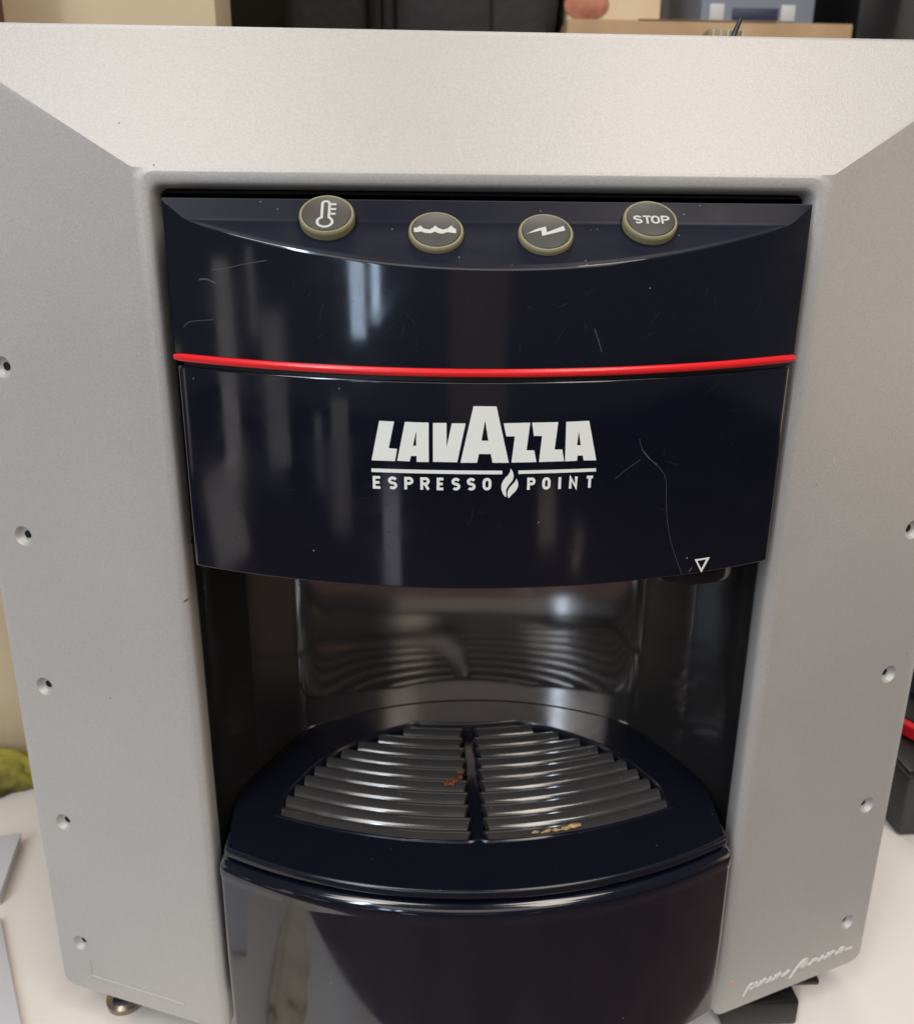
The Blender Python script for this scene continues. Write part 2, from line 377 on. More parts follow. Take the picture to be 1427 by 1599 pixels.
# ================================================================ coffee machine
mach = thing('coffee_machine', 'silver and navy espresso machine with red stripe, the large appliance filling the photo', 'coffee machine', (0, 0, TZ))
mach.location = (0, 0, 0)

# --- front frame: one section swept up the left leg, over the top and down the right leg
sec = [(A, 0.0, 0.0465), (A, 0.0, 0.0064)]
for u in (0.985, 0.94, 0.87, 0.76, 0.60, 0.40, 0.20):
    sec.append((B - (B - A) * u, ZR1 * (1 - u), 0.0008 * u + 0.0044 * u ** 8))
P0, P1, P2 = Vector(sec[-1]), Vector((B, ZR1, 0.0)), Vector((B + 0.024 * (CO - B), ZR1 + 0.024 * (ZT - ZR1), KS * 0.024 * (CO - B)))
sec += [tuple(P0 * (1 - t) ** 2 + P1 * 2 * t * (1 - t) + P2 * t * t) for t in (0.2, 0.4, 0.6, 0.8, 1.0)]; i_ridge = len(sec) - 1
t1 = 0.965
sec.append((B + t1 * (CO - B), ZR1 + t1 * (ZT - ZR1), KS * t1 * (CO - B))); i_out = len(sec) - 1
YO = KS * (CO - B)
sec += [(CO - 0.0004, ZT - 0.0003, YO - 0.0002), (CO, ZT, YO + 0.0016), (CO, ZT, 0.0465)]
ns = len(sec)
V = []; rows = []
def legrow(sgn, z, din=0.0, dout=0.0):
    r = []
    for sx, sz, y in sec:
        x = sx
        if dout and x > CO - dout:
            x = CO - dout
            if y < YO - 0.0001: y = KS * (x - B)
        if din and x < A + din: x = A + din
        r.append(len(V)); V.append((sgn * x, y, z))
    rows.append(r)
def legrows(sgn, order):
    ro, ri = 0.006, 0.004; R = []
    for t in (0, 0.04, 0.15, 0.32, 0.6, 1.0):
        k = 1 - sqrt(1 - (1 - t) ** 2); R.append((ZB + ro * t, ri * k, ro * k))
    for z, di, do in (R if order > 0 else R[::-1]): legrow(sgn, z, di, do)
legrows(-1, 1)
rows.append([len(V) + i for i in range(ns)]); V += [(-sx, y, sz) for sx, sz, y in sec]
rows.append([len(V) + i for i in range(ns)]); V += [(sx, y, sz) for sx, sz, y in sec]
legrows(1, -1)
F = []
for a, b in zip(rows[:-1], rows[1:]):
    for j in range(ns):
        k = (j + 1) % ns; F.append((a[j], b[j], b[k], a[k]))
F.append(tuple(rows[0])); F.append(tuple(rows[-1]))
bm = bmesh.new(); bv = [bm.verts.new(v) for v in V]
for f in F: bm.faces.new([bv[i] for i in f])
iTL = 6
es = []
for r in (rows[iTL], rows[iTL + 1]):
    es.append(bm.edges.get((bv[r[i_ridge]], bv[r[i_out]])))
    for j in range(1, i_ridge): es.append(bm.edges.get((bv[r[j]], bv[r[j + 1]])))
bmesh.ops.bevel(bm, geom=[e for e in es if e], offset=0.0032, segments=4, profile=0.5, affect='EDGES', clamp_overlap=True)
bmesh.ops.recalc_face_normals(bm, faces=bm.faces)
me = bpy.data.meshes.new('front_frame'); bm.to_mesh(me); bm.free()
frame = bpy.data.objects.new('front_frame', me); COL.objects.link(frame)
# countersunk screw holes cut into the sloping side panels
holes = []
for s in (-1, 1):
    for k, z in enumerate((-0.0573, -0.1191, -0.1812, -0.2443, -0.3069)):
        x = 0.1655 + 0.0010 * k if k else 0.1646
        holes.append((s, Vector((s * x, KS * (x - B), z))))
cb = bmesh.new()
for s, c in holes:
    nrm = Vector((s * KS, -1, 0)).normalized()
    q = nrm.to_track_quat('Z', 'Y').to_matrix().to_4x4(); q.translation = c
    prof = [(0.0006, 0.0036), (0.0, 0.00335), (-0.0004, 0.0031), (-0.0018, 0.0026), (-0.0022, 0.0021), (-0.0023, 0.0013), (-0.0080, 0.0013)]
    rings = []
    for h, r in prof:
        rings.append([cb.verts.new(q @ Vector((1.15 * r * cos(2 * pi * k / 28), 1.15 * r * sin(2 * pi * k / 28), h))) for k in range(28)])
    for a, b in zip(rings[:-1], rings[1:]):
        for k in range(28): cb.faces.new((a[k], a[(k + 1) % 28], b[(k + 1) % 28], b[k]))
    cb.faces.new(rings[0]); cb.faces.new(rings[-1])
bmesh.ops.recalc_face_normals(cb, faces=cb.faces)
cme = bpy.data.meshes.new('cutter'); cb.to_mesh(cme); cb.free()
cut = bpy.data.objects.new('cutter', cme); COL.objects.link(cut)
md = frame.modifiers.new('cut', 'BOOLEAN'); md.operation = 'DIFFERENCE'; md.object = cut; md.solver = 'EXACT'
dg = bpy.context.evaluated_depsgraph_get()
nm = bpy.data.meshes.new_from_object(frame.evaluated_get(dg))
bpy.data.objects.remove(frame); bpy.data.objects.remove(cut); bpy.data.meshes.remove(cme)
nm.name = 'front_frame'; nm.materials.clear()
frame = link('front_frame', nm, M_SILVER, mach, smooth=0)
# shading normals: flat faces stay flat, roundings blend into them
KTOP = (KS * (CO - B)) / (ZT - ZR1)
flats = [Vector(n).normalized() for n in ((KS, -1, 0), (-KS, -1, 0), (0, -1, KTOP), (1, 0, 0), (-1, 0, 0), (0, 1, 0), (0, 0, 1), (0, 0, -1))]
for p in nm.polygons: p.use_smooth = True
isflat = [max(range(len(flats)), key=lambda i: flats[i].dot(p.normal)) if max(f.dot(p.normal) for f in flats) > 0.99996 and p.area > 2e-6 else -1 for p in nm.polygons]
vf = {}
for p in nm.polygons:
    for v in p.vertices: vf.setdefault(v, []).append(p.index)
nrm_out = []
for p in nm.polygons:
    for v in p.vertices:
        if isflat[p.index] >= 0: nrm_out.append(flats[isflat[p.index]]); continue
        best = None
        for q in vf[v]:
            if isflat[q] >= 0:
                d = flats[isflat[q]].dot(p.normal)
                if d > 0.8 and (best is None or d > best[0]): best = (d, flats[isflat[q]])
        if best: nrm_out.append(best[1]); continue
        acc = Vector((0, 0, 0))
        for q in vf[v]:
            o = nm.polygons[q]
            if o.normal.dot(p.normal) > 0.75: acc += o.normal
        nrm_out.append(acc.normalized() if acc.length > 1e-6 else p.normal.copy())
nm.normals_split_custom_set([tuple(n) for n in nrm_out])
for s, c in holes:      # black discs standing in for the shade deep in the bores
    nrm = Vector((s * KS, -1, 0)).normalized()
    bm = bmesh.new(); q = nrm.to_track_quat('Z', 'Y').to_matrix().to_4x4(); q.translation = c - nrm * 0.00232
    bmesh.ops.create_cone(bm, cap_ends=True, segments=20, radius1=0.00149, radius2=0.00149, depth=0.0003, matrix=q)
    from_bm('screw_hole_shade', bm, M_HOLE, mach)

# raised script on the right panel, one flowing line of small letters
def on_right(x, z, off=0.0003): return Vector((x, KS * (x - B), z)) + Vector((KS, -1, 0)).normalized() * off
script = [
 [(116.6, -326.6), (117.4, -324.6), (119.2, -321.7), (120.6, -321.0), (121.6, -321.8), (121.0, -323.3), (119.6, -323.6), (119.0, -322.9)],
 [(121.4, -323.0), (123.0, -321.3), (122.6, -323.2), (123.8, -323.4), (125.3, -321.6), (125.2, -323.4), (126.8, -321.4), (127.8, -321.6), (127.7, -323.4), (128.8, -323.4), (130.4, -321.5), (130.3, -323.4), (131.8, -323.2), (133.1, -321.4), (133.0, -323.4), (134.6, -321.4), (135.6, -321.6), (135.6, -323.2), (137.2, -323.2), (140.0, -321.6)],
 [(149.4, -319.2), (147.6, -319.0), (145.2, -320.8), (142.8, -323.6), (141.0, -326.2), (139.9, -325.9)],
 [(145.0, -322.0), (147.6, -321.6), (149.4, -320.7), (148.0, -320.5), (146.2, -322.2), (147.4, -323.0), (149.4, -320.9), (149.6, -322.9), (151.4, -322.6), (153.0, -320.8), (152.9, -321.9), (154.8, -321.2), (155.0, -323.0), (156.6, -322.6), (158.2, -320.8), (158.3, -322.8), (160.0, -322.4), (161.4, -320.8), (161.5, -322.8), (163.2, -320.9), (164.6, -321.0), (164.8, -322.8), (166.6, -322.4), (169.8, -320.9), (168.2, -320.7), (166.9, -322.2), (168.2, -322.8), (170.2, -321.0), (170.6, -322.6), (174.6, -322.8)],
 [(123.6, -320.3), (123.8, -320.1)], [(131.0, -320.3), (131.2, -320.1)], [(158.8, -319.6), (159.0, -319.4)]]
bm = bmesh.new()
for st in script:
    P = catmull([on_right(x / 1000, z / 1000) for x, z in st], 7) if len(st) > 2 else [on_right(x / 1000, z / 1000) for x, z in st]
    tube(bm, P, 0.00055, 8)
from_bm('raised_script', bm, M_SCR, mach, label='raised silver handwriting on the lower right of the frame')
# stepped border of a label recess, lower left
bm = bmesh.new()
def on_left(x, z, off): return Vector((-x, KS * (x - B), z)) + Vector((-KS, -1, 0)).normalized() * off
for a, b, wd in (((0.1661, -0.3147), (0.1663, -0.3236), 0.0004), ((0.1663, -0.3236), (0.1220, -0.3238), 0.0005)):
    tube(bm, [on_left(*a, 0), on_left(*b, 0)], wd, 6)
from_bm('recess_edge', bm, M_SILVER, mach)
# rust spot on the left lip, orange fleck low on the right
def blob(name, c, rx, ry, rz, material, parent=None, rot=0, seed=1, **props):
    bm = bmesh.new(); bmesh.ops.create_icosphere(bm, subdivisions=3, radius=1.0); rg = random.Random(seed)
    ph = [rg.uniform(0, 6) for _ in range(6)]
    for v in bm.verts:
        k = 1 + 0.18 * sin(3 * v.co.x + ph[0]) * cos(4 * v.co.y + ph[1]) + 0.14 * sin(7 * v.co.z + ph[2] + 5 * v.co.x)
        v.co *= k
    mt = Matrix.Translation(c) @ Matrix.Rotation(rot, 4, 'Y') @ Matrix.Diagonal((rx, ry, rz, 1))
    bmesh.ops.transform(bm, matrix=mt, verts=bm.verts)
    return from_bm(name, bm, material, parent, smooth=60, **props)
blob('rust_spot', (-0.1040, 0.0007, -0.1360), 0.0014, 0.0005, 0.0005, M_RUST, mach, rot=-0.6)
blob('paint_fleck', (0.1101, KS * (0.1101 - B), -0.3163), 0.0008, 0.0002, 0.0008, M_CHIP, mach)

# --- body behind the frame, base plate, feet
bm = bmesh.new()
add_box(bm, -0.165, 0.165, 0.0925, 0.215, -0.333, 0.040, bevel=0.003)
for x0, x1 in ((-0.1645, -0.103), (0.103, 0.1645)): add_box(bm, x0, x1, 0.0468, 0.0922, -0.3325, 0.0395)
add_box(bm, -0.1028, 0.1028, 0.0468, 0.0922, 0.002, 0.0392)
from_bm('body', bm, M_BLACK, mach)
box('base_plate', (-0.158, 0.1585, 0.0175, 0.215, -0.3375, -0.3345), M_BLACK, mach, bevel=0.0008)
for x0, x1, y0, y1 in ((0.112, 0.1465, 0.010, 0.050), (0.112, 0.1465, 0.17, 0.21), (-0.1465, -0.112, 0.17, 0.21)):
    box('foot', (x0, x1, y0, y1, TZ + 0.0003, -0.3378), M_BLACK, mach, bevel=0.0015)
bm = bmesh.new(); lathe(bm, [(0.0, TZ + 0.0003), (0.0085, TZ + 0.0003), (0.0088, TZ + 0.003), (0.0070, TZ + 0.004), (0.0055, TZ + 0.0055), (0.0055, -0.3378), (0.0, -0.3378)], 32, Matrix.Translation((-0.1585, 0.034, 0)))
from_bm('foot', bm, M_STEEL, mach, label='tarnished steel screw foot at the front left')

# --- cavity: continuous dark wall, metal back plate, ceiling
half = [(-0.1008, 0.0060), (-0.1002, 0.0150), (-0.0965, 0.0260), (-0.0895, 0.0410), (-0.0820, 0.0565), (-0.0745, 0.0680), (-0.0600, 0.0765), (-0.0400, 0.0845), (-0.0200, 0.0890), (0, 0.0903)]
full = [Vector(p) for p in half] + [Vector((-x, y)) for x, y in half[-2::-1]]
wallp = catmull(full, 5)
V = []
for p in wallp:
    V += [(p.x, p.y, -0.0005), (p.x, p.y, -0.330)]
cw = mesh('cavity_wall', V, grid_faces(len(wallp), 2), M_BACK, mach, smooth=60)
cw.data.materials.append(M_SIDE)              # the two side cheeks are dark plastic
for p in cw.data.polygons:
    if abs(p.center.x) > 0.0905: p.material_index = 1
bm = bmesh.new(); poly2d(bm, [(p.x, p.y) for p in wallp] + [(0.099, -0.004), (-0.099, -0.004)])
for v in bm.verts: v.co.z = -0.113
from_bm('cavity_ceiling', bm, M_LINER, mach)
box('top_liner', (-0.1008, 0.1008, 0.0068, 0.046, -0.0012, -0.0004), M_HOLE, mach, bevel=0)

# --- control panel: sloping button deck cut out of the bulging front
def deck_profile(x):
    y = ypan(x); dy = max(YC - y, 0.0)
    d1 = min(dy, 0.0023)
    pts = [(0.030, -0.0036), (YC + 0.0008, -0.0036), (YC, -0.0038), (YC - d1 - 1e-5, -0.0042 - 2.34 * d1 - 1e-5), (y - 3e-5, -0.0045 - 2.20 * d1 - 0.90 * (dy - d1) - 3e-5), (y - 2e-5, zstripe(x) + 0.0010), (y + 0.0006, zstripe(x) + 0.0004), (0.030, zstripe(x) + 0.0004)]
    pts = fillet(pts, 4, 0.0013, 5); pts = fillet(pts, 3, 0.0007, 3)
    return pts
V = []; xs = [-HW + 2 * HW * i / 120 for i in range(121)]
for x in xs:
    for y, z in deck_profile(x): V.append((x, y, z))
nv = len(deck_profile(0)); F = grid_faces(len(xs), nv)
F.append(tuple(range(nv))); F.append(tuple(range((len(xs) - 1) * nv, len(xs) * nv)))
panel = mesh('control_panel', V, F, M_NAVY, mach, smooth=50)
md = panel.modifiers.new('wn', 'WEIGHTED_NORMAL'); md.keep_sharp = True; md.weight = 100
# the deck itself is satin: second material slot on faces that look upward
panel.data.materials.append(M_TOP)
for p in panel.data.polygons:
    if p.normal.z > 0.25 and p.center.y < YC + 0.0005: p.material_index = 1

# --- buttons
def make_button(c, tilt, draw, lab):
    T = radians(tilt); btn_rot = Matrix(((1, 0, 0), (0, cos(T), -sin(T)), (0, sin(T), cos(T))))
    mt = btn_rot.to_4x4(); mt.translation = Vector(c)
    bm = bmesh.new(); lathe(bm, [(0.0, 0.0), (0.0066, 0.0), (0.0069, -0.0001), (0.0071, -0.0004), (0.0071, -0.003)], 40, mt)
    b = from_bm('button', bm, M_CAP, mach, smooth=40, label=lab)
    bm = bmesh.new(); lathe(bm, [(0.00712, -0.003), (0.00712, -0.00025), (0.0075, -0.0002), (0.0079, -0.0006), (0.0080, -0.0012), (0.0078, -0.0062)], 40, mt)
    from_bm('button_ring', bm, M_RING, b, smooth=50)
    off = btn_rot @ Vector((0, 0.0009, -0.0030))
    m2 = mt.copy(); m2.translation = Vector(c) + off
    bm = bmesh.new(); lathe(bm, [(0.0082, -0.004), (0.0082, 0.0), (0.0084, 0.0002), (0.0086, 0.0), (0.0086, -0.004)], 40, m2)
    from_bm('button_gap_shade', bm, M_BLACK, b, smooth=50)  # black ring standing in for the shaded gap round the button
    bm = bmesh.new(); draw(bm)
    for v in bm.verts: v.co = mt @ Vector((v.co.x / 1000, v.co.y / 1000, 0.00008))
    from_bm('symbol', bm, M_SYM, b, smooth=0)
def d_therm(bm):
    a = [(-1.25, -2.0), (-1.3, 3.7)] + [(-0.3 + 1.0 * cos(radians(t)), 3.8 + 0.95 * sin(radians(t))) for t in (150, 120, 90, 60, 30)] + [(0.75, 3.6), (0.8, -1.9)]
    bulb = [(-0.3 + 2.15 * cos(radians(t)), -3.7 + 2.0 * sin(radians(t))) for t in range(55, -236, -20)]
    ribbon2d(bm, a + bulb, 0.75, closed=True)
    for y, x1 in ((3.5, 2.7), (1.5, 2.7), (-0.45, 2.6)): ribbon2d(bm, [(0.9, y), (x1, y)], 0.8)
def d_wave(bm):
    poly2d(bm, [(-6.42, 0.4), (-5.59, 0.41), (-4.52, 1.36), (-3.64, 0.13), (-2.05, -0.36), (-0.97, 0.48), (-0.31, 1.43), (0.51, 0.4), (1.97, -0.3), (3.29, 0.24), (4.33, 1.5), (4.95, 0.37), (5.65, -0.04), (5.6, -1.79), (4.31, -1.6), (3.25, -1.31), (1.64, -2.05), (0.47, -1.76), (-0.4, -1.16), (-1.59, -1.89), (-3.36, -1.71), (-4.24, -1.11), (-5.41, -1.44), (-6.36, -1.35)])
def d_bolt(bm):
    poly2d(bm, [(-5.78, -1.31), (-2.73, 0.8), (0.07, 1.88), (0.12, -0.6), (5.2, 2.17), (5.47, 0.3), (-1.34, -2.17), (-1.41, 0.2)])
def d_stop(bm):
    for ch, x in (('S', -4.9), ('T', -2.2), ('O', 0.2), ('P', 3.15)):
        for pts, cl in glyph(ch, x, -1.9, x + 1.95, 0.75): ribbon2d(bm, pts, 0.62, bool(cl))
make_button((-0.0478, -0.0185, -0.0075), 43, d_therm, 'round grey button with a thermometer symbol')
make_button((-0.0165, -0.0213, -0.0117), 41, d_wave, 'round grey button with a water wave symbol')
make_button((0.0150, -0.0217, -0.0120), 41, d_bolt, 'round grey button with a lightning bolt symbol')
make_button((0.0458, -0.0189, -0.0082), 43, d_stop, 'round grey button reading STOP')

# --- red stripe
V = []; n = 96; xs = [-0.0958 + 2 * 0.0958 * i / n for i in range(n + 1)]; SG = 12
for i, x in enumerate(xs):
    e = (0.62, 0.93, 1.0)[min(i, n - i, 2)]
    for k in range(SG):
        a = 2 * pi * k / SG
        V.append((x, ypan(min(max(x, -HW), HW)) - 0.0002 - 0.00095 * cos(a) * e, zstripe(x) - 0.0004 + 0.00125 * sin(a) * e))
F = grid_faces(n + 1, SG, True); F += [tuple(range(SG)), tuple(range(n * SG, (n + 1) * SG))]
mesh('red_stripe', V, F, M_RED, mach, smooth=60)

# --- front door panel below the stripe
def door_prof(x):
    zt, zb = zstripe(x) - 0.0030, zdoor(x)
    pts = [(-0.022, zt), (0.0, zt), (0.0, zb), (-0.0022, zb - 0.0001), (-0.0022, zb + 0.002), (-0.022, zb + 0.002)]
    pts = fillet(pts, 2, 0.0006, 3); pts = fillet(pts, 1, 0.0007, 3); return pts
door = shell('front_panel', plan(0.0950, YC, RC, back=0.012, r=0.0012), door_prof, M_NAVY, mach, smooth=50)
# dark band behind the stripe
def gap_prof(x): return [(-0.0018, zstripe(x) + 0.0008), (-0.0018, zstripe(x) - 0.0045)]
shell('stripe_backing', plan(0.0952, YC, RC, back=0.012), gap_prof, M_BLACK, mach, smooth=50)

# --- lettering on the door
def print_on(name, build, parent, material=M_WHITE, off=0.00008):
    bm = bmesh.new(); build(bm); bisect_x(bm, 1.5)
    for v in bm.verts: v.co = onpanel(v.co.x / 1000, v.co.y / 1000, off)
    bmesh.ops.recalc_face_normals(bm, faces=bm.faces)
    return from_bm(name, bm, material, parent, smooth=0)
LET = [([(-33.56, -65.99), (-29.12, -66.11), (-30.86, -74.22), (-28.32, -74.44), (-29.03, -78.22), (-36.14, -78.13)], []),
 ([(-25.92, -66.16), (-18.9, -66.27), (-18.88, -78.32), (-22.54, -78.32), (-22.53, -76.49), (-24.2, -76.52), (-24.65, -78.19), (-28.37, -78.1)], [[(-22.58, -68.81), (-22.62, -73.35), (-23.58, -73.36)]]),
 ([(-17.63, -66.36), (-13.6, -66.32), (-13.57, -73.73), (-12.06, -66.42), (-7.98, -66.39), (-10.38, -78.29), (-17.64, -78.24)], []),
 ([(-5.72, -61.23), (1.05, -61.33), (5.1, -78.47), (0.23, -78.44), (-0.36, -75.73), (-3.91, -75.72), (-4.41, -78.44), (-9.41, -78.45)], [[(-2.21, -65.41), (-1.19, -71.65), (-3.22, -71.65)]]),
 ([(3.29, -66.39), (11.21, -66.22), (10.35, -74.64), (12.69, -74.73), (13.48, -78.35), (5.91, -78.42), (6.71, -70.38), (4.14, -70.36)], []),
 ([(11.75, -66.23), (19.64, -66.17), (18.86, -74.55), (21.23, -74.59), (21.95, -78.23), (14.24, -78.36), (14.92, -70.3), (12.43, -70.32)], []),
 ([(22.04, -66.15), (29.07, -65.96), (31.96, -78.23), (28.02, -78.16), (27.65, -76.59), (26.03, -76.6), (25.95, -78.22), (22.23, -78.29)], [[(26.03, -69.07), (26.87, -73.39), (25.7, -73.36)]])]
for o, h in LET: print_on('letter', lambda bm: poly2d(bm, o, h), door)
for r in ([(-36.2, -80.64), (3.21, -80.91), (3.23, -82.04), (-36.23, -81.77)], [(8.1, -80.9), (32.05, -80.71), (32.11, -81.73), (8.13, -81.97)]):
    print_on('rule_line', lambda bm: poly2d(bm, r), door)
FL = [[(5.69, -80.26), (6.37, -81.22), (6.68, -82.63), (6.44, -83.87), (5.6, -85.04), (4.86, -86.17), (4.51, -87.41), (4.61, -89.18), (3.83, -88.55), (3.19, -87.12), (3.05, -85.81), (3.35, -84.51), (4.08, -83.28), (5.03, -82.28), (5.61, -81.27)], [(7.58, -83.48), (8.05, -84.56), (8.13, -85.7), (7.78, -86.77), (7.1, -87.73), (6.24, -88.57), (5.39, -89.53), (4.98, -88.73), (5.01, -87.59), (5.42, -86.46), (6.21, -85.45), (7.06, -84.55)]]
def d_flame(bm):
    for l in FL:
        P = [(p.x, p.y) for p in catmull([(a, b) for a, b in l], 3)]; poly2d(bm, P)
print_on('flame_emblem', d_flame, door)
SUB = [('E', -35.91, -87.01, -33.19, -82.97), ('S', -31.24, -87.04, -28.44, -83.02), ('P', -26.31, -87.04, -23.55, -83.03), ('R', -21.46, -87.06, -18.62, -83.06), ('E', -16.51, -87.1, -14.08, -83.12), ('S', -12.05, -87.11, -9.37, -83.14), ('S', -7.43, -87.09, -4.77, -83.13), ('O', -2.65, -87.09, 0.0, -83.14), ('P', 10.87, -87.1, 13.43, -83.17), ('O', 15.51, -87.07, 18.06, -83.15), ('I', 20.62, -87.08, 21.17, -83.11), ('N', 23.81, -86.99, 26.42, -83.08), ('T', 29.0, -86.93, 31.5, -83.02)]
SW = 0.86
for ch, x0, z0, x1, z1 in SUB:
    def d(bm, k=0):
        for pts, cl in glyph(ch, x0 + SW / 2 * (ch != 'I'), z0 + SW / 2, x1 - SW / 2 * (ch != 'I'), z1 - SW / 2): ribbon2d(bm, pts, SW, bool(cl))
    print_on('letter', d, door)
print_on('arrow_mark', lambda bm: poly2d(bm, [(68.05, -113.23), (73.61, -112.98), (70.96, -118.14)], [[(69.01, -113.8), (72.28, -113.62), (70.84, -116.8)]]), door)
# scratches and scuffs
def scratch(pts, wd, parent):
    def d(bm): ribbon2d(bm, [(p.x, p.y) for p in catmull(pts, 5)], wd)
    print_on('scratch', d, parent, M_SCRATCH, 0.00005)
scratch([(45.42, -72.09), (46.41, -75.05), (49.79, -78.89), (53.17, -82.03), (55.21, -85.53), (56.05, -93.21), (56.87, -98.68), (58.42, -105.08), (60.6, -110.85), (63.8, -118.04)], 0.14, door)
scratch([(46.4, -75.2), (48.6, -78.0), (51.8, -80.4)], 0.22, door)
scratch([(46.3, -78.5), (42.32, -81.14), (38.39, -84.32)], 0.13, door)
scratch([(66.2, -117.2), (66.9, -116.6), (67.2, -115.9)], 0.5, door)
scratch([(29.16, -38.91), (30.49, -42.15), (31.68, -45.57)], 0.22, panel)
scratch([(-93.5, -40.1), (-91.5, -38.6), (-88.88, -38.14), (-83.23, -37.62)], 0.16, panel)
scratch([(-86.96, -26.27), (-84.57, -26.09), (-81.54, -27.2)], 0.4, panel)
scratch([(-82.77, -23.48), (-78.88, -23.09), (-71.97, -21.66), (-65.25, -20.58)], 0.18, panel)

M_SCUFF = mat('faint_scuff', (0.013, 0.013, 0.017), 0.5)
def scuffs(parent, zlo, zhi, n, seed):
    rg = random.Random(seed)
    def d(bm):
        for _ in range(n):
            u, z = rg.uniform(-84, 84), rg.uniform(zlo, zhi); a = rg.gauss(1.2, 0.8); L = rg.choice((0.6, 1.0, 1.6, 2.4, 4.5)) * rg.uniform(0.6, 1.3); c = rg.uniform(-0.5, 0.5)
            P = [(u + L * t * cos(a + c * t), z + L * t * sin(a + c * t)) for t in (0, 0.33, 0.66, 1)]
            ribbon2d(bm, P, rg.uniform(0.05, 0.13))
    print_on('fine_scuffs', d, parent, M_SCUFF, 0.00004)['kind'] = 'stuff'
scuffs(door, -114, -58, 60, 11); scuffs(panel, -46, -26, 45, 12)
# --- capsule lever: round lug under the right of the door
bm = bmesh.new(); lathe(bm, [(0.0, -0.1130), (0.0172, -0.1130), (0.0176, -0.1222), (0.0172, -0.1236), (0.0, -0.1238)], 48, Matrix.Translation((0.0700, -0.0010, 0)))
from_bm('capsule_lever', bm, M_LINER, mach, smooth=40)

# --- drip tray
ZL = -0.2315
def ytray(x): return cyl(x, PW, YP, RP)
def tray_prof(x):
    pts = [(-0.010, ZL), (0.0, ZL), (0.0, ZL - 0.0034), (-0.0030, ZL - 0.0040), (-0.0030, ZL - 0.008)]
    pts = fillet(pts, 1, 0.0022, 5); return fillet(pts, len(pts) - 3, 0.0006, 2)
tray = shell('drip_tray', plan(PW - 0.0012, YP + 0.0006, RP, back=0.004, r=0.0016), tray_prof, M_TRAY, mach, smooth=50)
backo = catmull([(0.0952, 0.0), (0.0960, 0.0200), (0.0895, 0.0400), (0.0745, 0.0672), (0.0600, 0.0757), (0.0400, 0.0837), (0.0200, 0.0882), (0, 0.0895), (-0.0200, 0.0882), (-0.0400, 0.0837), (-0.0600, 0.0757), (-0.0745, 0.0672), (-0.0895, 0.0400), (-0.0960, 0.0200), (-0.0952, 0.0)], 4)
fr = [(x, cyl(x, PW - 0.0012, YP + 0.0006, RP) + 0.0034) for x in [-0.094 + 0.188 * i / 48 for i in range(49)]]
RS = 0.18                                     # radius of the slat arcs
YS0, PITCH, NS = -0.0056, 0.0079, 10
def xend(y):                                  # outer edge of the grille
    T = [(-0.02, 0.0765), (0.0075, 0.0765), (0.020, 0.0752), (0.037, 0.0670), (0.047, 0.0600), (0.056, 0.0495), (0.064, 0.0370), (0.070, 0.0240), (0.080, 0.010)]
    for (a, p), (b, q) in zip(T[:-1], T[1:]):
        if a <= y <= b: return p + (q - p) * (y - a) / (b - a)
    return T[-1][1]
def slat_end(y0):
    x = 0.07
    for _ in range(20): x = xend(y0 + x * x / (2 * RS))
    return x
YF, YB = YS0 - 0.0042, YS0 + PITCH * (NS - 1) + 0.0036
def hole_outline():
    P = []; x1 = slat_end(YF) + 0.0016
    P += [(x1 * i / 16, YF + (x1 * i / 16) ** 2 / (2 * RS)) for i in range(17)]
    P[0] = (0.0, YF + 0.0016); P.insert(1, (0.0022, YF + 0.0002))     # small notch in the middle of the front edge
    for i in range(1, 14):
        y0 = YF + (YB - YF) * i / 14; x = slat_end(y0) + 0.0018; P.append((x, y0 + x * x / (2 * RS)))
    x2 = slat_end(YB) + 0.0016
    P += [(x2 * (1 - i / 10), YB + (x2 * (1 - i / 10)) ** 2 / (2 * RS)) for i in range(11)]
    return P + [(-x, y) for x, y in P[-2:0:-1]]
bm = bmesh.new(); poly2d(bm, fr + [(p.x, p.y) for p in backo], [hole_outline()])
for v in bm.verts: v.co.z = ZL + 0.00005
for f in bm.faces:
    if f.normal.z < 0: f.normal_flip()
me = bpy.data.meshes.new('tray_plate'); bm.to_mesh(me); bm.free(); link('tray_plate', me, M_TRAY, tray, smooth=0)
# rims of the two openings, sunken floor
for s in (1,):
    ho = hole_outline(); n = len(ho); V = []; c = Vector((sum(p[0] for p in ho) / n, sum(p[1] for p in ho) / n))
    for p in ho:
        q = Vector(p); d = (c - q).normalized()
        for o, dz in ((-0.0013, 0.0001), (-0.0009, 0.0007), (-0.0002, 0.0008), (0.0003, 0.0003), (0.0004, -0.006)):
            a = q + d * o; V.append((a.x, a.y, ZL + dz))
    F = [(i * 5 + j, ((i + 1) % n) * 5 + j, ((i + 1) % n) * 5 + j + 1, i * 5 + j + 1) for i in range(n) for j in range(4)]
    mesh('grille_rim', V, F, M_TRAY, tray, smooth=50)
bm = bmesh.new(); poly2d(bm, [(-0.080, -0.012), (0.080, -0.012), (0.080, 0.03), (0.045, 0.075), (-0.045, 0.075), (-0.080, 0.03)])
for v in bm.verts: v.co.z = ZL - 0.0058
from_bm('sump_floor', bm, M_HOLE, tray, smooth=0)
